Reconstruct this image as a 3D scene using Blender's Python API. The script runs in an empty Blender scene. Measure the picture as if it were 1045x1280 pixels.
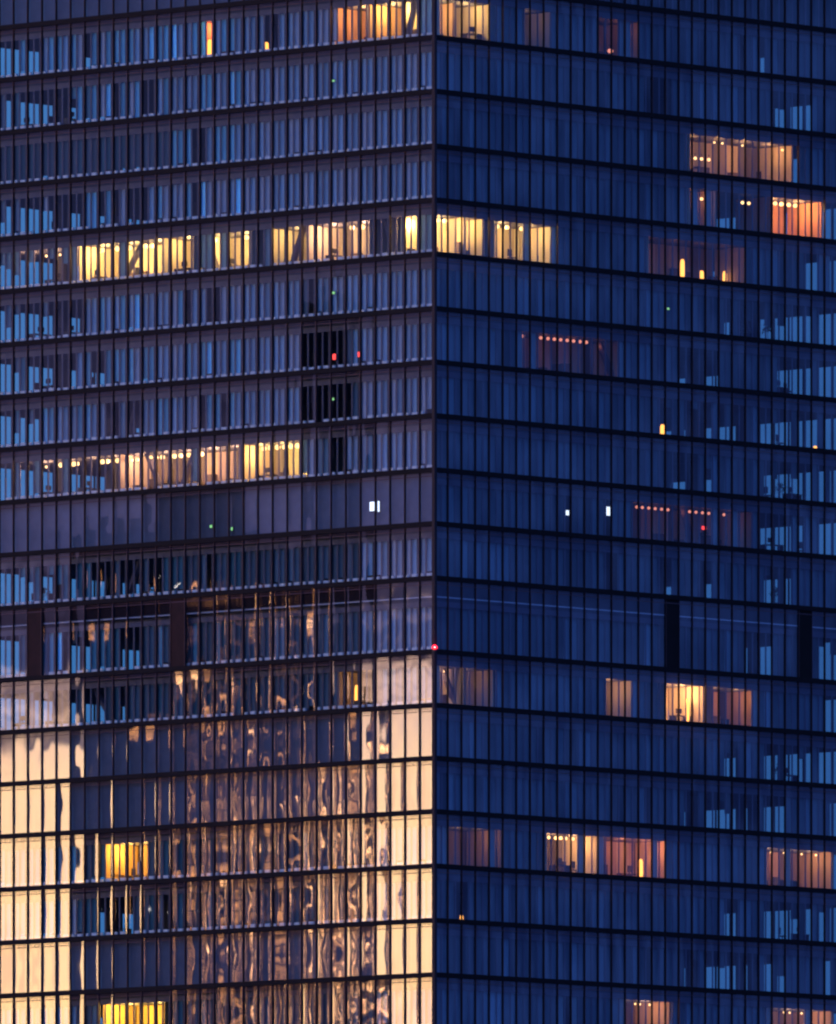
import bpy, math, random
from mathutils import Vector, Matrix
random.seed(7)
R = math.radians
sc = bpy.context.scene
col = sc.collection

# ------------------------------------------------------------------ camera
F = 21700.0          # focal length in photo pixels
D = 1233.0           # camera to tower corner, metres
ZC = 20.0            # camera height
CX, HY = 543.0, 2380.0   # corner column and horizon row of the photograph
cam = bpy.data.cameras.new('camera')
camo = bpy.data.objects.new('camera', cam); col.objects.link(camo)
camo.location = (0, -D, ZC); camo.rotation_euler = (R(90), 0, 0)
cam.sensor_fit = 'VERTICAL'; cam.sensor_height = 24; cam.sensor_width = 24
cam.lens = F / 1280 * 24
cam.shift_x = -(CX - 522.5) / 1280
cam.shift_y = (HY - 640) / 1280
cam.clip_start = 1; cam.clip_end = 30000
sc.camera = camo

# ------------------------------------------------------------------ world: dusk sky, bright clear band under cloud in the west
W_ = bpy.data.worlds.new('World'); sc.world = W_; W_.use_nodes = True
nt = W_.node_tree; N = nt.nodes; Lk = nt.links; N.clear()
def nd(t, **k):
    n = N.new(t)
    for a, v in k.items(): setattr(n, a, v)
    return n
def setin(n, i, v):
    if hasattr(v, 'links') or isinstance(v, bpy.types.NodeSocket): Lk.new(v, n.inputs[i])
    elif v is not None: n.inputs[i].default_value = v
def mth(op, a, b=None, c=None):
    n = nd('ShaderNodeMath', operation=op)
    setin(n, 0, a)
    if b is not None: setin(n, 1, b)
    if c is not None: setin(n, 2, c)
    return n.outputs[0]
def sstep(v, lo, hi):
    n = nd('ShaderNodeMapRange', interpolation_type='SMOOTHSTEP')
    setin(n, 0, v); setin(n, 1, lo); setin(n, 2, hi); return n.outputs[0]
def mixc(f, a, b):
    n = nd('ShaderNodeMix', data_type='RGBA'); setin(n, 0, f)
    for i, v in ((6, a), (7, b)):
        if isinstance(v, bpy.types.NodeSocket): Lk.new(v, n.inputs[i])
        else: n.inputs[i].default_value = (*v, 1)
    return n.outputs[2]
tc = nd('ShaderNodeTexCoord'); sp = nd('ShaderNodeSeparateXYZ'); Lk.new(tc.outputs['Generated'], sp.inputs[0])
X, Y, Z = sp.outputs
def noise(sx, sy, sz, detail, rough=.55):
    cb = nd('ShaderNodeCombineXYZ'); setin(cb, 0, mth('MULTIPLY', X, sx)); setin(cb, 1, mth('MULTIPLY', Y, sy)); setin(cb, 2, mth('MULTIPLY', Z, sz))
    n = nd('ShaderNodeTexNoise'); n.inputs['Scale'].default_value = 1; n.inputs['Detail'].default_value = detail; n.inputs['Roughness'].default_value = rough
    Lk.new(cb.outputs[0], n.inputs['Vector']); return n.outputs['Fac']
streak = noise(20, 34, 620, 4)
wide = noise(30, 30, 160, 3)
# cloud base rises a little towards the south-west
zb = mth('SUBTRACT', mth('SUBTRACT', Z, mth('MULTIPLY', mth('SUBTRACT', streak, .5), .016)), mth('MULTIPLY', mth('ADD', Y, .0731), -.13))
glowmix = sstep(zb, .0695, .0738)
GLOW = (5.4, 3.5, 1.65)
glow = mixc(sstep(Z, .045, .075), (10.4, 6.0, 2.5), (8.3, 5.1, 2.7))
glow = mixc(mth('MULTIPLY', sstep(noise(70, 230, 160, 3), .40, .62), .55), glow, (6.4, 3.4, 1.7))
glow = mixc(sstep(Z, .064, .070), glow, (6.0, 3.6, 2.5))
cloud = mixc(sstep(streak, .35, .7), (.10, .085, .25), (.27, .22, .50))
cloudhi = mixc(sstep(Z, .075, .10), cloud, (.036, .062, .25))
lowW = mixc(glowmix, glow, cloudhi)
high = (.32, .68, 2.05)
west = mixc(sstep(Z, .11, .35), lowW, high)
eastlow = mixc(sstep(noise(60, 260, 220, 3), .35, .65), (.009, .044, .27), (.042, .120, .54))
east = mixc(sstep(Z, .1, .5), eastlow, (.12, .30, 1.0))
nlow = mixc(sstep(X, -.03, .03), (.12, .38, .86), (.045, .18, .50))
north = mixc(sstep(Z, .05, .6), nlow, high)
fw = sstep(X, -.35, -.85)
n_ = nd('ShaderNodeMapRange', interpolation_type='SMOOTHSTEP'); setin(n_, 0, X); setin(n_, 1, .25); setin(n_, 2, .85); fe = n_.outputs[0]
n_ = nd('ShaderNodeMapRange', interpolation_type='SMOOTHSTEP'); setin(n_, 0, mth('MULTIPLY', X, -1.0)); setin(n_, 1, .45); setin(n_, 2, .9); fw = n_.outputs[0]
skyc = mixc(fw, mixc(fe, north, east), west)
skyt = nd('ShaderNodeTexSky', sky_type='NISHITA'); skyt.sun_disc = False; skyt.sun_elevation = R(1.0); skyt.sun_rotation = R(-121)
bg1 = nd('ShaderNodeBackground'); Lk.new(skyc, bg1.inputs[0]); bg1.inputs[1].default_value = 1.0
bg2 = nd('ShaderNodeBackground'); Lk.new(skyt.outputs[0], bg2.inputs[0]); bg2.inputs[1].default_value = .01
ad = nd('ShaderNodeAddShader'); Lk.new(bg1.outputs[0], ad.inputs[0]); Lk.new(bg2.outputs[0], ad.inputs[1])
wo = nd('ShaderNodeOutputWorld'); Lk.new(ad.outputs[0], wo.inputs[0])

sun = bpy.data.lights.new('sun', 'SUN'); sun.energy = .08; sun.angle = R(10); sun.color = (1, .45, .28)
suno = bpy.data.objects.new('sun', sun); col.objects.link(suno)
suno.rotation_euler = Vector((.85, .51, -.035)).to_track_quat('-Z', 'Y').to_euler()

sc.view_settings.view_transform = 'Standard'; sc.view_settings.look = 'None'; sc.view_settings.exposure = 0; sc.view_settings.gamma = 1
sc.cycles.use_denoising = True
sc.cycles.max_bounces = 6; sc.cycles.diffuse_bounces = 2; sc.cycles.glossy_bounces = 3; sc.cycles.transparent_max_bounces = 16
sc.cycles.sample_clamp_indirect = 4
sc.cycles.filter_width = 2.3

# ------------------------------------------------------------------ materials
def mat(name, base, rough=.6, metal=0, var=0, scale=1.0, spec=.5, emit=None, estr=0, tone=False, stretch=(1, 1, 1), transl=0, evar=False):
    m = bpy.data.materials.new(name); m.use_nodes = True; t = m.node_tree; n = t.nodes
    b = n['Principled BSDF']; b.inputs['Base Color'].default_value = (*base, 1); b.inputs['Roughness'].default_value = rough
    b.inputs['Metallic'].default_value = metal; b.inputs['Specular IOR Level'].default_value = spec
    src = None
    if var or tone:
        mx = n.new('ShaderNodeMix'); mx.data_type = 'RGBA'; mx.blend_type = 'MULTIPLY'; mx.inputs[0].default_value = 1; mx.inputs[6].default_value = (*base, 1)
        fac = None
        if var:
            c = n.new('ShaderNodeTexCoord'); mp = n.new('ShaderNodeMapping'); mp.inputs['Scale'].default_value = stretch
            ns = n.new('ShaderNodeTexNoise'); ns.inputs['Scale'].default_value = scale; ns.inputs['Detail'].default_value = 4
            t.links.new(c.outputs['Object'], mp.inputs[0]); t.links.new(mp.outputs[0], ns.inputs['Vector'])
            mr = n.new('ShaderNodeMapRange'); t.links.new(ns.outputs['Fac'], mr.inputs[0]); mr.inputs[1].default_value = .3; mr.inputs[2].default_value = .7
            mr.inputs[3].default_value = 1 - var; mr.inputs[4].default_value = 1 + var * .4
            fac = mr.outputs[0]
        if tone:
            at_ = n.new('ShaderNodeAttribute'); at_.attribute_name = 'tone'
            if fac is not None:
                vm = n.new('ShaderNodeVectorMath'); vm.operation = 'MULTIPLY'; t.links.new(at_.outputs['Color'], vm.inputs[0]); t.links.new(fac, vm.inputs[1]); fac = vm.outputs[0]
            else: fac = at_.outputs['Color']
        t.links.new(fac, mx.inputs[7]); t.links.new(mx.outputs[2], b.inputs['Base Color']); src = mx.outputs[2]
    if emit: b.inputs['Emission Color'].default_value = (*emit, 1); b.inputs['Emission Strength'].default_value = estr
    if evar:                                             # noise streaks the warm glow put into the far facade
        c = n.new('ShaderNodeTexCoord'); mp = n.new('ShaderNodeMapping'); mp.inputs['Scale'].default_value = (1.1, 1, 1.8)
        ns = n.new('ShaderNodeTexNoise'); ns.inputs['Scale'].default_value = 1; ns.inputs['Detail'].default_value = 3
        t.links.new(c.outputs['Object'], mp.inputs[0]); t.links.new(mp.outputs[0], ns.inputs['Vector'])
        mr = n.new('ShaderNodeMapRange'); t.links.new(ns.outputs['Fac'], mr.inputs[0]); mr.inputs[1].default_value = .35; mr.inputs[2].default_value = .68
        mr.inputs[3].default_value = .1 * estr; mr.inputs[4].default_value = 1.7 * estr; t.links.new(mr.outputs[0], b.inputs['Emission Strength'])
    if transl:
        tr = n.new('ShaderNodeBsdfTranslucent'); tr.inputs[0].default_value = (*base, 1)
        if src is not None: t.links.new(src, tr.inputs[0])
        ms = n.new('ShaderNodeMixShader'); ms.inputs[0].default_value = transl
        t.links.new(b.outputs[0], ms.inputs[1]); t.links.new(tr.outputs[0], ms.inputs[2]); t.links.new(ms.outputs[0], n['Material Output'].inputs[0])
    return m
def glass(name, tint, ior, rough=0.0, boost=0.0):
    m = bpy.data.materials.new(name); m.use_nodes = True; t = m.node_tree; n = t.nodes; n.clear()
    def mm(op, a, b=None):
        q = n.new('ShaderNodeMath'); q.operation = op
        for i_, v in enumerate((a, b)):
            if isinstance(v, bpy.types.NodeSocket): t.links.new(v, q.inputs[i_])
            elif v is not None: q.inputs[i_].default_value = v
        return q.outputs[0]
    ge = n.new('ShaderNodeNewGeometry'); vd = n.new('ShaderNodeVectorMath'); vd.operation = 'DOT_PRODUCT'
    t.links.new(ge.outputs['Normal'], vd.inputs[0]); t.links.new(ge.outputs['Incoming'], vd.inputs[1])
    r0 = ((ior - 1) / (ior + 1)) ** 2 + boost        # two-sided Schlick reflectance of a coated sheet
    sch = mm('ADD', mm('MULTIPLY', mm('POWER', mm('SUBTRACT', 1.0, mm('ABSOLUTE', vd.outputs['Value'])), 5.0), 1 - r0), r0)
    ad = n.new('ShaderNodeMath'); ad.operation = 'ADD'; ad.use_clamp = True; t.links.new(sch, ad.inputs[0]); ad.inputs[1].default_value = 0
    gl = n.new('ShaderNodeBsdfGlossy'); gl.inputs['Roughness'].default_value = rough; gl.inputs[0].default_value = (.95, .96, 1, 1)
    tr = n.new('ShaderNodeBsdfTransparent'); tr.inputs[0].default_value = (*tint, 1)
    ms = n.new('ShaderNodeMixShader'); o = n.new('ShaderNodeOutputMaterial')
    t.links.new(ad.outputs[0], ms.inputs[0]); t.links.new(tr.outputs[0], ms.inputs[1]); t.links.new(gl.outputs[0], ms.inputs[2]); t.links.new(ms.outputs[0], o.inputs[0])
    return m
M = dict(
    glass=glass('coated_glass', (.66, .74, .80), 1.9, .0065, .035),
    far_glass=glass('clear_glass', (.78, .85, .88), 1.5),
    fin=mat('bronze_fin', (.020, .010, .016), .6, .1, .3, .6, spec=.2, stretch=(1, 1, .1)),
    cap=mat('fin_highlight', (.10, .048, .058), .5, .2, .25, .6, spec=.3),  # paler cap, painted as the highlight line along each fin
    band=mat('dark_bronze_band', (.006, .003, .005), .7, 0, .35, .8, spec=.12),
    transom=mat('transom_bronze', (.09, .045, .06), .6, .1, .2, spec=.2),
    panel=mat('brown_cladding', (.022, .006, .007), .7, 0, .3, 1.5, spec=.15),
    slab=mat('ceiling_void', (.075, .075, .11), .8, 0, .3, .7),
    screen=mat('inner_frame', (.045, .045, .075), .5, .1, .25),
    screenlight=mat('inner_frame_pale', (.13, .11, .16), .5, .1, .2),
    sill=mat('white_sill', (.86, .86, .88), .4),
    blind=mat('blind_fabric', (.37, .54, .66), .8, 0, .12, 2.5, tone=True, stretch=(3, 3, .4), transl=.25),
    venetian=mat('closed_venetian', (.20, .19, .24), .5, 0, .15, 1.5, tone=True),
    core=mat('core_wall', (.10, .10, .12), .8, 0, .25, .4),
    wall=mat('room_wall', (.72, .62, .50), .8, 0, .25, .7, tone=True, stretch=(2, 2, .5)),
    rail=mat('pale_rail', (.62, .58, .66), .4),
    desk=mat('dark_wood', (.07, .05, .045), .5, 0, .3, 3), steel=mat('dark_steel', (.05, .05, .06), .4, .6, .2, 3),
    cloth=mat('chair_cloth', (.05, .05, .07), .9, 0, .3, 5), leaf=mat('plant_leaf', (.04, .07, .03), .6, 0, .4, 8),
    pot=mat('plant_pot', (.25, .22, .2), .6, 0, .2, 5), redcloth=mat('red_cloth', (.5, .04, .05), .8, 0, .2, 4),
    globe=mat('lamp_globe', (.9, .8, .6), .5, emit=(1, .52, .18), estr=4),
    globe_red=mat('lamp_globe_red', (.8, .4, .3), .5, emit=(1, .30, .18), estr=1.6),
    tube=mat('amber_shade', (.9, .6, .2), .5, emit=(1, .36, .05), estr=4),
    whitescreen=mat('white_screen', (.8, .8, .8), .5, emit=(.85, .9, 1), estr=2.2),
    exit=mat('green_sign', (.1, .5, .2), .5, emit=(.45, 1, .3), estr=1.0),
    red=mat('red_lens', (.8, .02, .02), .3, emit=(1, .012, .03), estr=1.6),
    redhot=mat('red_core', (.8, .2, .2), .3, emit=(1, .45, .4), estr=4),
    redsoft=mat('red_light', (.8, .05, .05), .3, emit=(1, .05, .04), estr=3),
    concrete=mat('far_concrete', (.05, .035, .03), .8, 0, .3, .1), far_dark=mat('far_dark_wall', (.02, .018, .024), .7, 0, .3, .1),
    far_pane=mat('far_pane', (.03, .03, .04), .1), far_lit=mat('far_glow_warm', (.3, .2, .1), .5, emit=(1, .47, .19), estr=12, evar=True),  # warm glow on the brown tower's front, put in as emission
    far_glow2=mat('far_glow_orange', (.3, .2, .1), .5, emit=(1, .40, .13), estr=4.2, evar=True), far_hot=mat('far_lit_white', (.3, .3, .3), .5, emit=(1, .9, .75), estr=8),
    far_dim=mat('far_glow_dim', (.3, .2, .1), .5, emit=(1, .38, .17), estr=.55, evar=True),
    ground=mat('city_ground', (.05, .05, .055), .9, 0, .4, .01),
)

# ------------------------------------------------------------------ mesh helpers
class MB:
    def __init__(s): s.v = []; s.f = []; s.mi = []; s.t = []
    def quad(s, p, mi=0, tone=(1, 1, 1)):
        k = len(s.v); s.v += p; s.f.append((k, k + 1, k + 2, k + 3)); s.mi.append(mi); s.t.append(tone)
    def box(s, x0, x1, y0, y1, z0, z1, mi=0, tone=(1, 1, 1)):
        if x0 > x1: x0, x1 = x1, x0
        if y0 > y1: y0, y1 = y1, y0
        k = len(s.v)
        s.v += [(x, y, z) for z in (z0, z1) for x, y in ((x0, y0), (x1, y0), (x1, y1), (x0, y1))]
        for q in ((3, 2, 1, 0), (4, 5, 6, 7), (0, 1, 5, 4), (1, 2, 6, 5), (2, 3, 7, 6), (3, 0, 4, 7)):
            s.f.append(tuple(k + i for i in q)); s.mi.append(mi); s.t.append(tone)
    def bar(s, p, q, w, d=None, mi=0, sides=4):
        d = d or w; p = Vector(p); q = Vector(q); ax = (q - p).normalized()
        u = ax.cross(Vector((0, 0, 1))); u = u.normalized() if u.length > 1e-3 else Vector((1, 0, 0)); w_ = ax.cross(u)
        k = len(s.v)
        for e in (p, q):
            for i in range(sides):
                a = 2 * math.pi * (i + .5) / sides; s.v.append(tuple(e + u * math.cos(a) * w * .7 + w_ * math.sin(a) * d * .7))
        for i in range(sides):
            j = (i + 1) % sides; s.f.append((k + i, k + j, k + sides + j, k + sides + i)); s.mi.append(mi); s.t.append((1, 1, 1))
        s.f.append(tuple(k + i for i in reversed(range(sides)))); s.f.append(tuple(k + sides + i for i in range(sides))); s.mi += [mi, mi]; s.t += [(1, 1, 1)] * 2
    def ring(s, prof, seg=16, c=(0, 0, 0), mi=0):      # lathe: prof = [(r, z)...]
        k = len(s.v); n = len(prof)
        for i in range(seg):
            a = 2 * math.pi * i / seg
            for r, z in prof: s.v.append((c[0] + r * math.cos(a), c[1] + r * math.sin(a), c[2] + z))
        for i in range(seg):
            j = (i + 1) % seg
            for q in range(n - 1):
                s.f.append((k + i * n + q, k + j * n + q, k + j * n + q + 1, k + i * n + q + 1)); s.mi.append(mi); s.t.append((1, 1, 1))
    def mesh(s, name, mats, smooth=False, tone=False):
        me = bpy.data.meshes.new(name); me.from_pydata(s.v, [], s.f)
        for m in (mats if isinstance(mats, (list, tuple)) else [mats]): me.materials.append(m)
        me.polygons.foreach_set('material_index', s.mi)
        if smooth: me.polygons.foreach_set('use_smooth', [True] * len(s.f))
        if tone:
            at_ = me.attributes.new('tone', 'FLOAT_COLOR', 'CORNER'); buf = []
            for f, t in zip(s.f, s.t): buf += [t[0], t[1], t[2], 1.0] * len(f)
            at_.data.foreach_set('color', buf)
        me.update(); return me
    def build(s, name, mats, parent=None, **k):
        o = bpy.data.objects.new(name, s.mesh(name, mats, **k)); col.objects.link(o); o.parent = parent; return o
def tag(o, label=None, cat=None, group=None, kind=None):
    for k, v in (('label', label), ('category', cat), ('group', group), ('kind', kind)):
        if v: o[k] = v
    return o
def empty(name, loc=(0, 0, 0), rz=0):
    o = bpy.data.objects.new(name, None); col.objects.link(o); o.location = loc; o.rotation_euler.z = rz; o.empty_display_size = .3; return o
def copy_tree(o, parent=None):
    c = o.copy(); col.objects.link(c); c.parent = parent
    for ch in o.children: copy_tree(ch, c)
    return c

# ------------------------------------------------------------------ tower geometry (local axes: a runs along the right face, b along the left face)
TH = R(47.1); CT, ST = math.cos(TH), math.sin(TH)   # uR = (CT, ST); uL = (-ST, CT)
BAY = 1.44; NB = 33; W = BAY * NB
def to_world(a, b, z): return Vector((a * CT - b * ST, a * ST + b * CT, z))
def zy(y): return ZC + (HY - y) * D / F              # height at the corner edge for a photo row
def s_of(px):                                        # distance along a face from the corner for a photo column
    q = abs(CX - px) / F
    return q * D / (ST - CT * q) if px < CX else q * D / (CT - ST * q)
def at(px, y, d):                                    # local point at depth d behind the glass seen at photo (px, y)
    u = (px - CX) / F
    ca, cb = -D * ST, -D * CT                        # camera in local axes
    da, db = u * CT + ST, -u * ST + CT
    t = (d - ca) / da if px < CX else (d - cb) / db
    return (ca + t * da, cb + t * db, ZC + (HY - y) / F * t)
LN = [-155, -88, -21, 46, 113.5, 182, 249.3, 317, 385, 452, 519, 586.8, 654, 722, 814, 881, 947.3, 1014, 1082, 1150, 1218, 1285, 1352]
# storey i lies between LN[i] (its ceiling line) and LN[i+1] (its floor line); r index of the notes = i-2
ZL = [zy(v) for v in LN]; NS = len(LN) - 1
TALL = 13
tower = empty('office_tower', (0, 0, 0), TH)
tag(tower, 'tall dark glass office tower filling the view, corner towards us, some storeys lit orange', 'office tower')
def bx(mb, face, s0, s1, d0, d1, z0, z1, mi=0, tone=(1, 1, 1)):
    if face == 'L': mb.box(d0, d1, s0, s1, z0, z1, mi, tone)
    elif face == 'R': mb.box(s0, s1, d0, d1, z0, z1, mi, tone)
    elif face == 'BL': mb.box(s0, s1, W - d0, W - d1, z0, z1, mi, tone)
    else: mb.box(W - d0, W - d1, s0, s1, z0, z1, mi, tone)
ZTOP, ZBOT = ZL[0], ZL[-1]

# glazing: every pane is slightly pillowed, so reflections bend towards its edges
def pane(mb, face, s0, s1, z0, z1, amp, tilt_s, tilt_z, nx, nz, twist):
    k = len(mb.v); w = s1 - s0; h = z1 - z0
    for j in range(nz + 1):
        v = -1 + 2 * j / nz
        for i in range(nx + 1):
            u = -1 + 2 * i / nx
            prof = (1 - .8 * u ** 4 - .2 * u * u) * (1 - .22 * v * v - .2 * v ** 6)
            dd = .05 + amp * prof + tilt_s * u + tilt_z * v + twist * math.sin(u * 2.6 + twist * 900) * math.cos(v * 4 + twist * 1500) * .6
            s = s0 + w * i / nx; z = z0 + h * j / nz
            mb.v.append((dd, s, z) if face == 'L' else (s, dd, z))
    for j in range(nz):
        for i in range(nx):
            a = k + j * (nx + 1) + i; q = (a, a + 1, a + nx + 2, a + nx + 1)
            mb.f.append(q); mb.mi.append(0); mb.t.append((1, 1, 1))
closedL = {1, 11, 15, 16, 19}
rowamp = {14: .0004, 15: .0004, 16: .0011, 17: .0009, 18: .0009, 19: .0011, 20: .0010}
panes = []
for i in range(NS):
    zt, zb_ = ZL[i] - .15, ZL[i + 1] + .15
    for face in 'LR':
        for b in range(NB):
            A = rowamp.get(i, .0005) * random.choice((.15, .5, .8, 1, 1, 1.3, 1.7)) * random.uniform(.8, 1.2)
            if face == 'R': A *= .5
            inview = (2 <= i <= 20) and b < 31
            size = (zt - zb_) / (D + b * BAY * .7) * (1 if inview else 0)
            panes.append((size, face, b, zt, zb_, A, random.gauss(0, .00018), random.gauss(0, .0002), random.gauss(0, .00018)))
panes.sort(key=lambda p: -p[0])
rest = MB()
for n, (size, face, b, zt, zb_, A, ts, tz, tw) in enumerate(panes):
    mb = MB() if n < 100 else rest
    nx, nz = (12, 10) if face == 'L' else (5, 4)
    pane(mb, face, b * BAY + .03, (b + 1) * BAY - .03, zb_, zt, A, ts, tz, nx, nz, tw)
    if n < 100: mb.build('glass_panel', M['glass'], tower, smooth=True)
g = rest.build('glass_panel', M['glass'], tower, smooth=True); g['kind'] = 'stuff'
far = MB()
for face in ('BL', 'BR'):
    for i in range(NS): bx(far, face, .05, W - .05, .05, .07, ZL[i + 1] + .15, ZL[i] - .15)
far.build('rear_glazing', M['far_glass'], tower)

# outer fins, one per bay line, full height down to the ground
ZROOF = ZTOP + 22
for face in 'LR':
    for b in range(1, NB + 1):
        mb = MB(); s = b * BAY
        hw = .022 if face == 'L' else .02; tip = -.075 if face == 'L' else -.05
        bx(mb, face, s - .012, s + .012, tip - .012, tip - .001, 0, ZROOF, 1)
        bx(mb, face, s - hw, s + hw, tip, .04, 0, ZROOF)
        bx(mb, face, s - hw * 1.6, s + hw * 1.6, .04, .09 if face == 'L' else .08, 0, ZROOF, 0)
        mb.build('mullion', [M['fin'], M['cap']], tower)
mb = MB()
for face in ('BL', 'BR'):
    for b in range(0, NB + 1): bx(mb, face, b * BAY - .03, b * BAY + .03, -.05, .12, ZBOT, ZTOP)
mb.build('rear_mullion', M['fin'], tower)['kind'] = 'stuff'
mb = MB(); mb.box(-.16, .10, -.16, .10, 0, ZROOF); mb.build('corner_post', M['fin'], tower)

# storeys
def hfrac(i): return 1.95 if i == TALL else .93      # depth of the ceiling void below each line
for i in range(NS + 1):
    z = ZL[i]
    mb = MB()
    for (x0, x1, y0, y1) in ((-.10, .32, -.10, W + .1), (.32, W + .1, -.10, .32), (W - .32, W + .1, .32, W + .1), (.32, W - .32, W - .32, W + .1)):
        mb.box(x0, x1, y0, y1, z - .19, z + .16)
    mb.build('floor_band', M['band'], tower)
    mb = MB(); hh = hfrac(i) if i < NS else .9
    mb.box(.95, W - .95, .95, W - .95, z - hh, z + .02)
    mb.build('floor_slab', M['slab'], tower)
    for face in 'LR':
        mb = MB(); bx(mb, face, .1, W, -.03, .045, z - .47, z - .42); bx(mb, face, .1, W, -.02, .045, z - .30, z - .275)
        mb.build('transom', M['transom'], tower)
mb = MB(); mb.box(10.9, W - 10.9, 10.9, W - 10.9, 0, ZROOF); mb.build('core', M['core'], tower)

for k in range(7):                                   # interior columns on a ring five metres behind the glass
    for (a, b) in ((5.4, 5.4 + k * 5.2), (W - 5.4, 5.4 + k * 5.2 + 2), (5.4 + k * 5.2 + 2, 5.4), (5.4 + k * 5.2, W - 5.4)):
        mb = MB(); mb.box(a - .27, a + .27, b - .27, b + .27, ZBOT, ZTOP); mb.build('column', M['core'], tower)
# inner frames: two openings per bay, wide dark reveal at the trailing edge, pale divider between the openings
OPEN = ((.06, .37), (.47, .80))
def bayspan(face, b, f0, f1, d):
    """fractions are read left to right in the view; returns true s-range at depth d"""
    if face == 'L': sh = d * ST and d * CT / ST; lo, hi = (b + 1) * BAY - f1 * BAY + sh, (b + 1) * BAY - f0 * BAY + sh
    else: sh = d * ST / CT; lo, hi = b * BAY + f0 * BAY + sh, b * BAY + f1 * BAY + sh
    return lo, hi
DI = .5
for i in range(1, NS):
    zt, zb_ = ZL[i] - hfrac(i), ZL[i + 1] + .02
    for face in 'LR':
        if face == 'L' and i in closedL: continue
        mb = MB()
        for b in range(-1, NB):
            for f0, f1, mi in (((.80, 1.06, 0), (.37, .47, 1)) if face == 'L' else ((.94, 1.05, 0), (.50, .58, 1))):
                lo, hi = bayspan(face, b, f0, f1, DI)
                lo = max(lo, .4); hi = min(hi, W - .4)
                if hi - lo > .03: bx(mb, face, lo, hi, DI, DI + .05, zb_, zt + .3, mi)
        bx(mb, face, .4, W - .4, DI - .02, DI + .08, zt - .04, zt + .35, 1)
        mb.build('inner_frame', [M['screen'], M['screenlight']], tower)
    if i not in closedL:
        mb = MB()
        for b in range(NB):
            for f0, f1 in ((.05, .30), (.52, .86)):
                if random.random() < .04: continue
                lo, hi = bayspan('L', b, f0, f1, .36)
                if lo > .3 and hi < W - .3: bx(mb, 'L', lo, hi, .28, .40, zb_ + .10, zb_ + .22 + random.uniform(.12, .17))
        mb.build('window_sill', M['sill'], tower)

# which stretches have no blinds (photo columns), per storey index
openL = {2: [(0, 25), (30, 48), (105, 112), (256, 266), (330, 345), (418, 528)], 3: [(0, 96), (108, 122), (132, 146), (176, 192)], 4: [(240, 262)], 5: [(0, 108), (126, 146), (160, 190), (238, 250)],
         7: [(0, 102), (228, 236), (255, 274), (378, 392)], 8: [(0, 100), (118, 128), (380, 436)], 9: [(0, 30), (35, 55), (112, 122), (134, 150), (158, 175), (240, 258), (268, 285), (376, 452)],
         6: [(0, 545)], 10: [(0, 387), (395, 432)], 12: [(0, 100), (112, 138), (150, 208), (262, 275)], 13: [(0, 38), (78, 112), (150, 178)], 14: [(0, 100), (105, 130), (150, 162), (425, 470)], 17: [(128, 190)], 18: [(118, 168), (200, 215)], 20: [(126, 210)]}
openR = {3: [(805, 842), (965, 1014)], 4: [(860, 1000)], 5: [(860, 1045)], 6: [(545, 700), (810, 935), (1005, 1045)], 7: [(898, 945), (950, 1014), (1022, 1045)],
         8: [(645, 780), (850, 900), (970, 1014), (1022, 1045)], 9: [(820, 850), (855, 890), (900, 940), (950, 990), (1000, 1020), (1030, 1045)], 10: [(835, 890), (950, 1014), (1022, 1045)],
         11: [(703, 714), (754, 766), (790, 940), (950, 1014), (1022, 1045)], 12: [(755, 770), (820, 840), (870, 890), (905, 915), (955, 990)], 13: [(930, 965), (1022, 1045)],
         14: [(545, 620), (755, 790), (825, 950), (1030, 1045)], 15: [(905, 920), (955, 1018), (1025, 1045)], 16: [(805, 815), (858, 875), (885, 950), (960, 985), (1030, 1045)],
         17: [(545, 625), (680, 835), (955, 1045)], 18: [(571, 583), (905, 920), (955, 1018), (1025, 1045)], 19: [(805, 815), (858, 875), (885, 950), (960, 985), (1030, 1045)],
         20: [(700, 720), (770, 840), (955, 1045)], 2: [(545, 615), (655, 690), (745, 800), (925, 935), (952, 960)]}
def is_open(face, i, px):
    return any(a <= px <= b_ for a, b_ in (openL if face == 'L' else openR).get(i, []))
def px_of(face, s):
    return CX - F * s * ST / (D + s * CT) if face == 'L' else CX + F * s * CT / (D + s * ST)
blinds = []
litblind = {6, 10}
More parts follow.
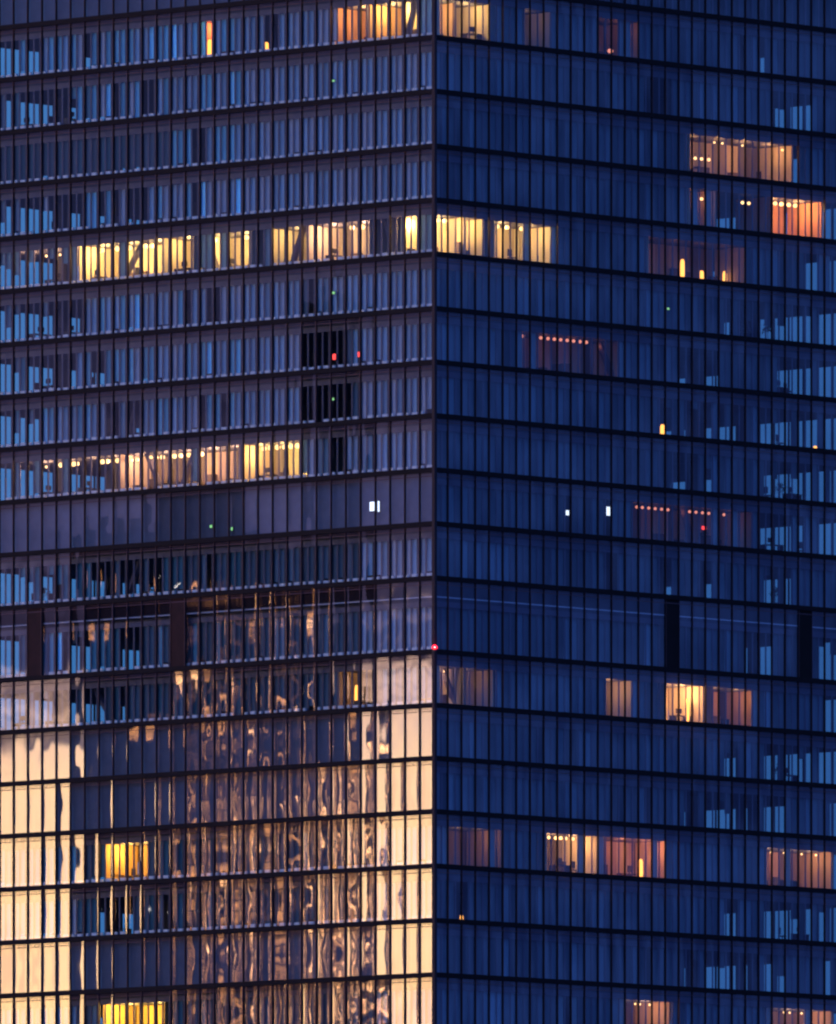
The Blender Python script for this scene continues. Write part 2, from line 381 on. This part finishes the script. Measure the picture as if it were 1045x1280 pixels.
for i in range(1, NS):
    zt, zb_ = ZL[i] - hfrac(i) + .1, ZL[i + 1] + .05
    for face in 'LR':
        if face == 'L' and i in closedL: continue
        for b in range(NB):
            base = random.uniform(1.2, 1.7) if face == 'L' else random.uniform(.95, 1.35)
            for f0, f1 in ((-.02, .42), (.42, 1.0)):
                lo, hi = bayspan(face, b, f0, f1, .66)
                lo = max(lo, .75); hi = min(hi, W - .75)
                if hi - lo < .1: continue
                px = px_of(face, b * BAY + (BAY * (1 - (f0 + f1) / 2) if face == 'L' else BAY * (f0 + f1) / 2))
                op = is_open(face, i, px)
                if i == 1 or (face == 'L' and i == 1): op = False
                rv = random.random(); edge = px < 110 or px > 940 or face == 'R'
                drop = 0.0
                lit = op and ((face == 'L' and i in (2, 6, 10, 17, 20)) or (face == 'R' and i in (2, 4, 5, 6, 8, 11, 14, 17, 20)))
                if op:
                    if face == 'L' and (i in (2, 17, 20) or (i == 14 and px > 430)): continue
                    if face == 'R' and (790 < px < 812 or 848 < px < 866 or 570 < px < 584): continue
                    if face == 'L' and 370 < px < 455 and i in (7, 8, 9, 10): rv = rv * .35 if rv < .85 else 1  # slim tower's dark reflection imitated by opened and darkened blinds
                    if face == 'L' and 370 < px < 455 and i in (7, 8, 9, 10) and .14 <= rv < .3: rv = .5
                    if rv < .14: pass
                    elif lit and face == 'R' and rv > .06: continue
                    elif rv < .30 and edge: drop = random.uniform(.5, 1.9)
                    else: continue
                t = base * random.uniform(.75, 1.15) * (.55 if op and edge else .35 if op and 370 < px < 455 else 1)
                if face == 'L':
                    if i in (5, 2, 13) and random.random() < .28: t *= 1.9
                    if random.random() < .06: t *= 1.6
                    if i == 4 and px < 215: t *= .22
                    if i in (12, 13) and 90 < px < 450: t *= .30  # fabric darkened to imitate the dark reflection of the mirrored towers
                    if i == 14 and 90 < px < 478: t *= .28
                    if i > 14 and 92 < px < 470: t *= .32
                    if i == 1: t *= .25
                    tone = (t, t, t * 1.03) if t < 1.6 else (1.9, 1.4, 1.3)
                    if px < 300 and random.random() < .5: tone = (t * .6, t * 1.08, t * 1.12)  # blue painted on some blinds imitates sky seen through the tower
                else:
                    t *= (.36 if i not in (14, 17, 20) else .45) * random.choice((.6, .85, 1, 1, 1.25, 1.6))  # right face toned darker, its dimmer sky put into the fabric colour
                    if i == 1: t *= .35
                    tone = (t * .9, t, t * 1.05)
                zz = zt - drop if drop else zb_ + (random.choice((0, 0, 0, 0, 0, .2, .5)) if face == 'L' else 0)
                if lit: tone = (.95, .9, .85)
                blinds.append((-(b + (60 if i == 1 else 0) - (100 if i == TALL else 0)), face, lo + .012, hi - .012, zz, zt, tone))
blinds.sort(key=lambda p: -p[0])
rest = MB()
for n, (k, face, lo, hi, z0, z1, tone) in enumerate(blinds):
    mb = MB() if n < 100 else rest
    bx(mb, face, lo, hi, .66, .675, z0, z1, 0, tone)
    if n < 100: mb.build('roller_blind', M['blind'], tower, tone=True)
rest.build('roller_blind', M['blind'], tower, tone=True)['kind'] = 'stuff'
# closed venetian storeys of the left face: slats drawn all the way across
for i in sorted(closedL):
    zt, zb_ = ZL[i] - .2, ZL[i + 1] + .16
    for b in range(NB):
        px = px_of('L', (b + .5) * BAY)
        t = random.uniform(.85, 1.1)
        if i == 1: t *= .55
        elif i == 11: t *= .45 if 190 < px < 300 else .88  # darker stretch, a mirrored tower's reflection painted into the slats
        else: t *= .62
        if b == 0: pass
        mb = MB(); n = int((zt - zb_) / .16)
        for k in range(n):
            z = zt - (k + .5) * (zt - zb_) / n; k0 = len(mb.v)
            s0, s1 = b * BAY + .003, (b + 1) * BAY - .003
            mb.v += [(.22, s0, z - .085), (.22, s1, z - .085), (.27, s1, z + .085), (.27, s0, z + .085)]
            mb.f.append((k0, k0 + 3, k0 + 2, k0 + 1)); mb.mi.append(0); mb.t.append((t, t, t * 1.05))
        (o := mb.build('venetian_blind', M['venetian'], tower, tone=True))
# tall storey: brown spandrels, a pale rail and solid dark panels
i = TALL
zt, zb_ = ZL[i], ZL[i + 1]
for b in range(NB):
    mb = MB()
    if b < 3: continue
    bx(mb, 'L', b * BAY + .05, (b + 1) * BAY - .05, .10, .16, zt - 1.2, zt - .16)
    mb.build('spandrel_panel', M['panel'], tower)
for face in 'LR':
    mb = MB(); bx(mb, face, .35, W - .4, .17, .25, zt - 1.36, zt - 1.28); mb.build('light_rail', M['rail'], tower)
for px in (44.5, 222.5, 842, 1008.5):
    face = 'L' if px < CX else 'R'; b = int(s_of(px) / BAY)
    mb = MB(); bx(mb, face, b * BAY + .02, (b + 1) * BAY - .02, -.02, .045, zb_ + .16, zt - .16)
    tag(mb.build('solid_panel', M['panel'] if face == 'L' else M['band'], tower), 'solid dark cladding panel in the tall storey')

# slanted steel braces behind the glass
for i, x0, x1, d in ((6, 180, 152, 1.5), (6, 258, 274, 1.5), (6, 380, 364, 1.5), (6, 482, 496, 1.5), (10, 184, 203, 1.5), (10, 245, 226, 1.5), (12, 176, 158, 1.5), (14, 118, 146, 1.5),
                     (13, 300, 322, 1.5), (2, 336, 345, 1.5), (2, 520, 508, 1.5), (7, 922, 940, 2.5), (8, 748, 768, 2), (11, 853, 866, 2), (14, 552, 572, 2), (5, 852, 866, 2), (6, 600, 611, 2), (9, 172, 160, 2)):
    c = 0 if x0 < CX else 0
    p = at(x0, 0, d); q = at(x1, 0, d)
    mb = MB(); mb.bar((p[0], p[1], ZL[i] - .9), (q[0], q[1], ZL[i + 1]), .36, .36, 0, 6)
    mb.build('brace', M['screenlight'], tower)

# lower and upper body of the tower outside the picture
mb = MB()
zlow = [z for z in [ZBOT - 3.81 * k for k in range(1, 21)] if z > 2]
zup = [ZTOP + 3.81 * k for k in range(1, 6)]
for z in zlow + zup:
    for (x0, x1, y0, y1) in ((-.10, .32, -.10, W + .1), (.32, W + .1, -.10, .32), (W - .32, W + .1, .32, W + .1), (.32, W - .32, W - .32, W + .1)):
        mb.box(x0, x1, y0, y1, z - .17, z + .15)
mb.build('outer_floor_band', M['band'], tower)['kind'] = 'stuff'
mb = MB()
for (z0, z1) in ((.5, ZBOT - .2), (ZTOP + .2, ZROOF)):
    for k_ in range(2):
        mb.box(.05, .07, .1, W - .1, z0, z1); mb.box(.1, W - .1, .05, .07, z0, z1); break
    mb.box(W - .07, W - .05, .1, W - .1, z0, z1); mb.box(.1, W - .1, W - .07, W - .05, z0, z1)
mb.build('outer_glazing', M['far_glass'], tower)
mb = MB(); mb.box(1, W - 1, 1, W - 1, .5, ZBOT - 1.2); mb.box(1, W - 1, 1, W - 1, ZTOP + .4, ZROOF - .5); mb.build('inner_volume', M['core'], tower)
mb = MB(); mb.box(-.3, W + .3, -.3, W + .3, ZROOF, ZROOF + 1.2); mb.build('roof', M['band'], tower)

# ------------------------------------------------------------------ lit rooms
ORD = ['first', 'second', 'third', 'fourth', 'fifth', 'sixth', 'seventh', 'eighth', 'ninth', 'tenth', 'eleventh', 'twelfth', 'thirteenth', 'fourteenth', 'fifteenth', 'sixteenth',
       'seventeenth', 'eighteenth', 'nineteenth', 'twentieth']
def storey(i): return ORD[i - 2] + ' storey down'
YEL, ORA, RED, PCH = (1, .54, .15), (1, .43, .13), (1, .27, .08), (1, .50, .25)
def room(i, x0, x1, colr, power, depth=4.2, shelf=.25, tones=(.5, 1.0), hue=(1, 1, 1), step=2.6, walls=True):
    face = 'L' if x0 < CX else 'R'
    pa, pb = at(x0, 0, depth), at(x1, 0, depth); fa, fb = at(x0, 0, .8), at(x1, 0, .8)
    s = (lambda p: p[1] if face == 'L' else p[0])
    lo, hi = sorted((s(pa), s(pb))); flo, fhi = sorted((s(fa), s(fb)))
    lo, hi = max(flo, .95), min(max(fhi, flo + 1.2), W - 1)
    zt, zb_ = ZL[i] - hfrac(i), ZL[i + 1] + .02
    mb = MB(); q = min(lo, max(flo, .95))
    q = s(fa) if False else lo
    while q < hi - .05:
        w = random.uniform(.5, 1.5); e = min(q + w, hi); t = random.uniform(*tones)
        if random.random() < shelf: t *= .35
        tone = (t * hue[0], t * hue[1] * random.uniform(.9, 1.05), t * hue[2] * random.uniform(.8, 1.1))
        dd = random.uniform(0, .12)
        bx(mb, face, q, e, depth - dd, depth + .12, zb_, zt, 0, tone)
        if random.random() < shelf * 1.4:                # low cupboard built into the wall
            bx(mb, face, q + .1, e - .1, depth - .5, depth - dd - .003, zb_, zb_ + random.uniform(.6, 1.3), 0, (t * .25, t * .2, t * .22))
        q = e
    # end walls
    for e in (flo - .1 if flo > 2.5 else None, hi):
        if e is None: continue
        bx(mb, face, e, e + .1, .75, depth - .13, zb_ , zt, 0, (.8 * hue[0], .8 * hue[1], .8 * hue[2]))
    if walls: mb.build('room_partition', M['wall'], tower, tone=True)
    n = max(1, round((fhi - flo) / step))
    for k in range(n):
        d = depth * .45; sm = lo + (hi - lo) * (k + .5) / n
        if sm > hi: sm = hi - .4
        a, b = (d, sm) if face == 'L' else (sm, d)
        li = bpy.data.lights.new('ceiling_light', 'POINT'); li.energy = power * random.uniform(.7, 1.25); li.color = colr; li.shadow_soft_size = .25
        lo_ = bpy.data.objects.new('ceiling_light', li); col.objects.link(lo_); lo_.parent = tower
        lo_.location = (a, b, zt - .45)
P = 480
room(2, 420, 462, ORA, P * .8, hue=(1, .7, .5)); room(2, 462, 526, YEL, P * 1.1, hue=(1, .8, .7)); room(2, 256, 266, RED, P * .5, hue=(1, .6, .5))
room(2, 547, 612, YEL, P * .6, shelf=.35); room(2, 655, 690, PCH, P * .05); room(2, 748, 798, RED, P * .025, shelf=.5)
room(4, 862, 990, ORA, P * .30, shelf=.5, tones=(.15, 1.1), hue=(1, .9, .8)); 
room(5, 862, 893, RED, P * .08, shelf=.5); room(5, 965, 1026, ORA, P * .85, hue=(1, .55, .35), tones=(.3, 1))
room(6, 10, 100, PCH, P * .6, walls=False); room(10, 30, 148, PCH, P * .6, walls=False)
room(6, 100, 204, YEL, P * 1.7, tones=(.6, 1.1), shelf=.2); room(6, 206, 242, YEL, P * 1.5, tones=(.7, 1.1), shelf=.1); room(6, 250, 314, YEL, P * 1.5, tones=(.6, 1), shelf=.2)
room(6, 340, 385, YEL, P * 1.2, tones=(.6, 1)); room(6, 385, 462, PCH, P * 1.2, tones=(.5, 1)); room(6, 488, 541, YEL, P * 1.2, tones=(.5, 1))
room(6, 546, 604, YEL, P * .7, tones=(.5, 1)); room(6, 618, 692, YEL, P * 1.1, tones=(.4, 1))
room(6, 810, 935, RED, P * .015)
room(8, 645, 780, RED, P * .022, shelf=.5)
room(10, 150, 300, PCH, P * .95, tones=(.4, .9), shelf=.45, hue=(.9, .8, .8)); room(10, 300, 386, YEL, P * 1.1, tones=(.5, 1), shelf=.3)
room(11, 790, 940, RED, P * .010)
room(14, 546, 615, ORA, P * .06); room(14, 757, 792, ORA, P * .3, shelf=.5); room(14, 831, 878, ORA, P * .8, tones=(.15, 1.1), shelf=.4); room(14, 890, 950, ORA, P * .16, hue=(1, .7, .5), shelf=.5, tones=(.2, 1.1))
room(14, 478, 541, PCH, P * .5, shelf=.4); room(14, 425, 466, ORA, P * .1)
room(17, 133, 186, (1, .50, .10), P * 1.3, hue=(1, .75, .4), tones=(.35, 1), shelf=.35); room(17, 546, 625, ORA, P * .05, hue=(1, .8, .8)); room(17, 683, 746, ORA, P * .8, tones=(.2, 1.1), shelf=.4); room(17, 746, 836, RED, P * .28, shelf=.4)
room(17, 958, 1040, PCH, P * .2, hue=(1, .7, .5), shelf=.45, tones=(.3, 1))
room(20, 130, 206, (1, .54, .10), P * 1.7, hue=(1, .78, .35), tones=(.6, 1.1), shelf=.2); room(20, 772, 836, PCH, P * .22, hue=(1, .7, .5), shelf=.45, tones=(.3, 1)); room(20, 958, 1040, PCH, P * .2, hue=(1, .7, .5), shelf=.4, tones=(.3, 1))

# ------------------------------------------------------------------ lamps, signs and furniture behind the glass: every one a thing of its own
def put(o, p, rz=0.0):
    o.location = to_world(*p); o.rotation_euler.z = rz; return o
first = {}
def instance(kind, maker):
    if kind not in first: first[kind] = maker(); return first[kind]
    return copy_tree(first[kind])
def mk_globe(mt):
    def f():
        r = empty('globe_lamp'); mb = MB(); prof = [(.001 + .15 * math.sin(math.pi * k / 10), -.15 * math.cos(math.pi * k / 10)) for k in range(11)]
        mb.ring(prof, 16, (0, 0, 0)); mb.build('globe', M[mt], r, smooth=True)
        mb = MB(); mb.bar((0, 0, .15), (0, 0, .45), .02, sides=6); mb.ring([(.001, .45), (.06, .45), (.06, .40), (.001, .40)], 12); mb.build('cord', M['steel'], r); return r
    return f
cnt = {}
def where(px): return 'left' if px < CX else 'right'
def lamp(i, px, drop=.5, kind='globe', size=1.0, d=1.5):
    o = instance(kind, mk_globe(kind)); x = at(px, 0, d); put(o, (x[0], x[1], ZL[i] - hfrac(i) - drop)); o.scale = (size,) * 3
    k = ('lamp', i, where(px)); cnt[k] = cnt.get(k, 0) + 1
    c = 'small red' if kind == 'globe_red' else 'warm white'
    tag(o, f'{c} globe lamp, number {cnt[k]} from the left behind the {where(px)} face, {storey(i)}', 'ceiling lamp', 'globe lamps hanging inside lit storeys')
for i, pxs, drop, kind, size in (
        (6, (125, 128, 147, 155, 162, 182, 190, 264, 268, 284, 308, 440, 453, 533), .35, 'globe', 1.2), (6, (40, 58, 65, 75), .4, 'globe', .6), (6, (548, 556, 622, 634, 652), .3, 'globe', 1.0),
        (10, (76, 82, 88, 92, 96, 128, 134, 140, 147, 188, 195, 203, 218, 226, 236, 252), .35, 'globe', 1.15), (10, (330, 338, 347, 356, 364, 372, 380), .3, 'globe', 1.25), (10, (45, 58, 165, 172), .4, 'globe', .7),
        (4, (893, 903, 928, 978), .3, 'globe', .55), (4, (869, 877, 886), 1.6, 'globe', .75), (5, (868, 877, 886, 892), .6, 'globe', .8), (5, (928, 936), .55, 'globe', .8), (5, (969, 977, 986, 994), .35, 'globe', 1.0),
        (17, (686, 695, 701, 707, 716, 726), .25, 'globe', .8), (17, (964, 980, 1002, 1020), .25, 'globe', .5), (20, (778, 794, 800, 812), .25, 'globe', .5), (20, (964, 980, 987, 1002), .25, 'globe', .5),
        (8, (654, 676, 685, 693, 701, 709, 717, 725, 733), .25, 'globe_red', .8), (11, (796, 803, 811, 819, 827, 835, 862, 870, 878, 886, 895, 905), .3, 'globe_red', .7),
        (2, (762, 764), 2.2, 'globe_red', 1.0), (14, (520, 530), .3, 'globe', .9), (14, (555,), .3, 'globe', .35)):
    for px in pxs: lamp(i, px, drop, kind, size)
# amber floor lamps and small bright fixtures
def mk_floor():
    r = empty('floor_lamp'); mb = MB(); mb.ring([(.001, .02), (.17, .02), (.17, 0), (.001, 0)], 16); mb.bar((0, 0, .02), (0, 0, .25), .03, sides=6); mb.build('base', M['steel'], r)
    mb = MB(); mb.ring([(.001, .22), (.13, .24), (.16, .5), (.15, 1.4), (.10, 1.6), (.001, 1.62)], 16); mb.build('lamp_shade', M['tube'], r, smooth=True); return r
for px, y, h, d, txt in ((853, 347, 1.0, 1.5, 'tall amber floor lamp glowing beside a shorter one, fifth storey, right face'), (877, 345, .62, 2.0, 'shorter amber floor lamp right of the tall one, fifth storey, right face'),
                         (906, 347, .75, 2.6, 'dim amber floor lamp third along in the fifth storey, right face'), (801, 1090, .95, 1.5, 'amber floor lamp glowing in the reddish room near the bottom, right face'),
                         (446, 880, 1.15, 1.2, 'bright yellow floor lamp behind the left face beside the sunset reflection'), (859, 889, 1.2, 1.8, 'amber floor lamp in the small orange room, lower right face'),
                         (577, 1131, .35, 1.5, 'little amber lamp alone near the corner, right face'), (1019, 557, .3, 1.5, 'little amber lamp at the far right edge, eighth storey'), (936, 538, .3, 2.0, 'tiny orange lamp among blue openings, eighth storey, right face'),
                         (828, 542, .7, 2.4, 'dim narrow amber lamp left of blue openings, eighth storey, right face'), (379, 1078, 1.2, 1.3, 'orange lamp behind rippled bronze reflections, lower left face'), (333, 60, .6, 1.2, 'small orange lamp beside a slanted brace, top storey, left face'),
                         (262, 66, 1.0, 1.4, 'reddish narrow lamp between blue blinds, top storey, left face')):
    o = instance('floor', mk_floor); p = at(px, y, d); i = max(k for k in range(NS) if ZL[k] > p[2])
    put(o, (p[0], p[1], ZL[i + 1] + .02)); o.scale = (1.0 if h > .5 else .8, 1.0 if h > .5 else .8, h); tag(o, txt, 'floor lamp', 'amber lamps inside the tower')
# white screens and exit signs
for px, y, w, h, d, mt, nm, cat, txt in ((466, 633, .55, .65, .14, 'whitescreen', 'wall_screen', 'screen', 'white glowing screen in the dark blind storey, left face near the corner'),
        (473.5, 633, .16, .75, .14, 'whitescreen', 'wall_screen', 'screen', 'narrow white glowing screen just right of the wider one, left face'),
        (760, 639, .35, .62, 1.2, 'whitescreen', 'wall_screen', 'screen', 'white glowing screen in the middle of the right face'), (709, 641, .3, .35, 1.2, 'whitescreen', 'wall_screen', 'screen', 'small white glowing screen left of the larger one, right face'),
        (417, 101, .25, .12, .42, 'exit', 'exit_sign', 'exit sign', 'tiny green exit sign, second storey down, left face'), (417, 366, .28, .16, .42, 'exit', 'exit_sign', 'exit sign', 'tiny green exit sign below the long lit storey, left face'),
        (416, 499, .28, .16, .42, 'exit', 'exit_sign', 'exit sign', 'tiny green exit sign in the eighth storey, left face'), (835, 386, .22, .15, .42, 'exit', 'exit_sign', 'exit sign', 'tiny green exit sign on the right face'),
        (264, 658, .22, .2, .12, 'exit', 'exit_sign', 'exit sign', 'left of two tiny green signs in the dark blind storey'), (290, 661, .16, .22, .12, 'exit', 'exit_sign', 'exit sign', 'right of two tiny green signs in the dark blind storey'),
        (880, 660, .5, .25, 1.4, 'redsoft', 'red_light', 'sign', 'small glowing red sign between blue openings, right face'), (418, 446, .3, .4, .42, 'redsoft', 'red_light', 'sign', 'small red glow for a mirrored tower lamp, seventh storey, left face'),  # left-face pair added in place of mirrored tower-top lamps
        (449, 443, .22, .35, .42, 'redsoft', 'red_light', 'sign', 'smaller red glow for a mirrored lamp, right of another, seventh storey, left face')):
    if i in closedL: pass
    p = at(px, y, d); r = empty(nm); put(r, p, TH if px > CX else TH + R(-90)); tag(r, txt, cat, 'small glowing signs and screens inside')
    mb = MB(); mb.box(-w / 2, w / 2, -.03, -.012, -h / 2, h / 2); mb.build('lit_face', M[mt], r)
    mb = MB(); mb.box(-w / 2 - .03, w / 2 + .03, -.01, .03, -h / 2 - .03, h / 2 + .03); mb.build('casing', M['steel'], r)
# furniture
def mk_desk():
    r = empty('office_desk'); mb = MB(); mb.box(-.8, .8, -.4, .4, .70, .74); mb.build('desk_top', M['desk'], r)
    for sx in (-.74, .74):
        mb = MB(); mb.box(sx - .03, sx + .03, -.36, .36, 0, .70); mb.build('leg', M['steel'], r)
    mb = MB(); mb.box(-.3, .3, .1, .13, .92, 1.26); mb.box(-.03, .03, .12, .16, .745, .92); mb.box(-.14, .14, .03, .22, .741, .755); mb.build('monitor', M['steel'], r); return r
def mk_chair():
    r = empty('office_chair'); mb = MB(); mb.box(-.24, .24, -.24, .24, .44, .52); mb.build('seat', M['cloth'], r)
    mb = MB(); mb.box(-.22, .22, .20, .26, .62, 1.12); mb.bar((0, .22, .48), (0, .25, .66), .05); mb.build('backrest', M['cloth'], r)
    mb = MB(); mb.bar((0, 0, .08), (0, 0, .44), .05, sides=8)
    for k in range(5):
        a = k * 2 * math.pi / 5; mb.bar((0, 0, .10), (.3 * math.cos(a), .3 * math.sin(a), .05), .04)
    mb.build('base', M['steel'], r); return r
def mk_plant():
    r = empty('potted_plant'); mb = MB(); mb.ring([(.001, 0), (.17, 0), (.22, .4), (.19, .4), (.18, .34), (.001, .34)], 14); mb.build('pot', M['pot'], r)
    mb = MB(); mb.bar((0, 0, .34), (.02, 0, .95), .03, sides=6); mb.build('stem', M['desk'], r)
    mb = MB(); rr = random.Random(3)
    for k in range(150):
        a, e, q = rr.uniform(0, 6.28), rr.uniform(-.6, 1.5), rr.uniform(.15, .5); c = Vector((q * math.cos(a) * math.cos(e), q * math.sin(a) * math.cos(e), 1.05 + q * math.sin(e)))
        u = Vector((rr.gauss(0, 1), rr.gauss(0, 1), rr.gauss(0, 1))).normalized() * .09; v = u.orthogonal().normalized() * .04
        mb.quad([tuple(c - u), tuple(c + v), tuple(c + u), tuple(c - v)])
    mb.build('leaves', M['leaf'], r); return r
CNT = {}
def furn(kind, i, px, d, rz):
    mk = {'desk': mk_desk, 'chair': mk_chair, 'plant': mk_plant}[kind]; o = instance(kind, mk); p = at(px, 0, d); put(o, (p[0], p[1], ZL[i + 1] + .02), TH + rz)
    k = (kind, i, where(px)); CNT[k] = CNT.get(k, 0) + 1
    nm = {'desk': 'desk with monitor', 'chair': 'dark swivel chair', 'plant': 'leafy potted plant'}[kind]
    tag(o, f'{nm}, number {CNT[k]} from left behind the {where(px)} face, {storey(i)}', {'desk': 'desk', 'chair': 'chair', 'plant': 'plant'}[kind], {'desk': 'office desks', 'chair': 'office chairs', 'plant': 'potted plants'}[kind] + ' inside the tower')
rf = random.Random(11)
for i, pxs in ((3, (35, 60, 75, 88, 118)), (5, (20, 70, 140, 165)), (6, (70, 85, 120, 175, 232, 290, 350, 420, 505, 580, 640)), (7, (50, 72, 90, 240, 262)), (8, (48, 62, 118)), (9, (140, 160, 245)), (10, (62, 80, 110, 165, 215, 335, 360)),
               (12, (40, 65, 130, 190)), (14, (30, 70, 455, 500, 850)), (17, (150, 170, 700, 720, 790)), (18, (110, 150)), (2, (470, 505, 590))):
    for px in pxs:
        furn(rf.choice(('desk', 'desk', 'chair')), i, px, rf.uniform(1.6, 2.8), rf.choice((0, R(90), R(180))) + rf.uniform(-.2, .2))
for i, px in ((3, 82), (5, 150), (7, 960), (8, 985), (10, 975), (10, 960), (9, 975), (11, 1003), (11, 880), (12, 970), (6, 92), (15, 975), (18, 978), (12, 55)):
    furn('plant' if rf.random() < .5 else 'chair', i, px, rf.uniform(1.4, 2.4), rf.uniform(0, 3))
for i, px in ((7, 930), (8, 975), (10, 990), (11, 965), (15, 985), (18, 1000), (17, 985)):
    furn('desk', i, px, 2.0, rf.uniform(-.3, .3))

# red obstruction light on the corner
r = empty('obstruction_light', to_world(-.30, -.30, zy(810)), TH); tag(r, 'small glowing red warning light on the corner edge of the tower', 'warning light')
mb = MB(); mb.ring([(.001, .22), (.12, .18), (.21, .04), (.2, -.08), (.12, -.13), (.001, -.14)], 16); mb.build('lens', M['red'], r, smooth=True)
mb = MB(); mb.ring([(.001, .06), (.06, .04), (.06, -.04), (.001, -.05)], 12, (-.17, -.17, 0)); mb.build('bulb', M['redhot'], r)
mb = MB(); mb.box(-.12, .12, -.12, .12, -.22, -.145); mb.box(.0, .16, .0, .16, -.19, -.13); mb.build('bracket', M['steel'], r)
li = bpy.data.lights.new('warning_glow', 'POINT'); li.energy = 25; li.color = (1, .02, .04); li.shadow_soft_size = .1; lo_ = bpy.data.objects.new('warning_glow', li); col.objects.link(lo_); lo_.parent = r; lo_.location = (-.32, -.32, .1)

# ------------------------------------------------------------------ neighbours that the left face mirrors
nrm = Vector((CT, ST, 0))
def mirror(v): return v - nrm * (2 * v.dot(nrm))
def block(px0, px1, ytop, t, depth, wallm, lit, fh, cols, label, name='apartment_tower', crown=None, ybase=None):
    k = t / F; xl, xr = (px0 - CX) * k, (px1 - CX) * k
    p = mirror(Vector((xl, t - D, 0))); q = mirror(Vector((xr, t - D, 0))); dep = mirror(Vector((0, 1, 0)))
    H = ZC + (HY - ytop) * k; w = (q - p).length; e = (q - p).normalized()
    r = empty(name, p); r.rotation_euler.z = math.atan2(e.y, e.x); tag(r, label, 'apartment tower')
    sgn = 1 if Vector((-e.y, e.x, 0)).dot(dep) > 0 else -1
    mb = MB(); mb.box(0, w, sgn * .6, sgn * depth, 0, H); mb.build('wall', M[wallm], r)
    mb = MB(); mb.box(-.4, w + .4, sgn * -.2, sgn * (depth + .4), H, H + 1.1); mb.box(w * .3, w * .6, sgn * 2, sgn * 7, H + 1.1, H + 3.5); mb.build('roof', M['far_dark'], r)
    n = int((H - 60) / fh); rr = random.Random(px0); tone = [rr.random() for _ in range(cols)]
    for j in range(n):
        z = H - (j + 1) * fh
        mb = MB(); cw = w / cols
        for c in range(cols):
            x = c * cw; v = rr.random()
            yy = HY - (z - ZC) / k
            mi = 0
            thr = lit(yy, tone[c])
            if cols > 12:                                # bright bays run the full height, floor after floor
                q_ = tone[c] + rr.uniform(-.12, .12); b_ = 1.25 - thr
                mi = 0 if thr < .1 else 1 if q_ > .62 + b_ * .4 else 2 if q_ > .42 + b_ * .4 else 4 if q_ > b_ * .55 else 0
            elif v < thr * .45: mi = 1
            elif v < thr * .75: mi = 2
            elif v < thr: mi = 4
            elif v > .993: mi = 3
            if mi == 3: mb.box(x + cw * .4, x + cw * .6, sgn * .5, sgn * .59, z + 1.2, z + 1.7, 3); mi = 0
            else: mb.box(x + cw * .06, x + cw * .94, sgn * .5, sgn * .59, z + .0, z + fh - .03, mi)
        mb.build('window_band', [M['far_pane'], M['far_lit'], M['far_glow2'], M['far_hot'], M['far_dim']], r)
        if j % 1 == 0:
            mb = MB(); mb.box(0, w, sgn * -.5, sgn * .495, z + .02, z + .11); mb.build('balcony', M['concrete' if wallm == 'concrete' else 'far_dark'], r)
    mb = MB()
    for c in range(cols + 1): mb.box(c * w / cols - .12, c * w / cols + .12, sgn * -.3, sgn * .49, 0, H)
    mb.build('pier', M['concrete' if wallm == 'concrete' else 'far_dark'], r)
    if crown:
        mb = MB(); mb.box(w * .45, w * .55, sgn * 3, sgn * 4.2, H + 1.1, H + crown); mb.build('spire', M['far_dark'], r)
    return r
block(92, 232, 672, 3100, 18, 'far_dark', lambda y, c: .012, 3.1, 11, 'dark apartment tower standing west of the office tower')
block(196, 306, 606, 3400, 18, 'far_dark', lambda y, c: .02, 3.2, 8, 'taller dark apartment tower behind its neighbour')
block(233, 392, 690, 2950, 16, 'concrete', lambda y, c: .72 if 1000 < y < 1150 else .5 if y > 1150 else .38 if y > 890 else .34 if y > 850 else .15 if y > 735 else .05, 1.6, 26, 'brown apartment tower with a warm glowing front')
block(383, 450, 385, 3050, 14, 'far_dark', lambda y, c: .75 if y > 960 else .02, 1.8, 13, 'slim dark tower with a rooftop mast', crown=15)
block(448, 474, 880, 2900, 14, 'concrete', lambda y, c: .6, 1.6, 5, 'low lit wing beside the slim tower')

g = MB(); g.box(-6000, 6000, -6000, 6000, -1, 0)
tag(g.build('ground', M['ground']), kind='structure')
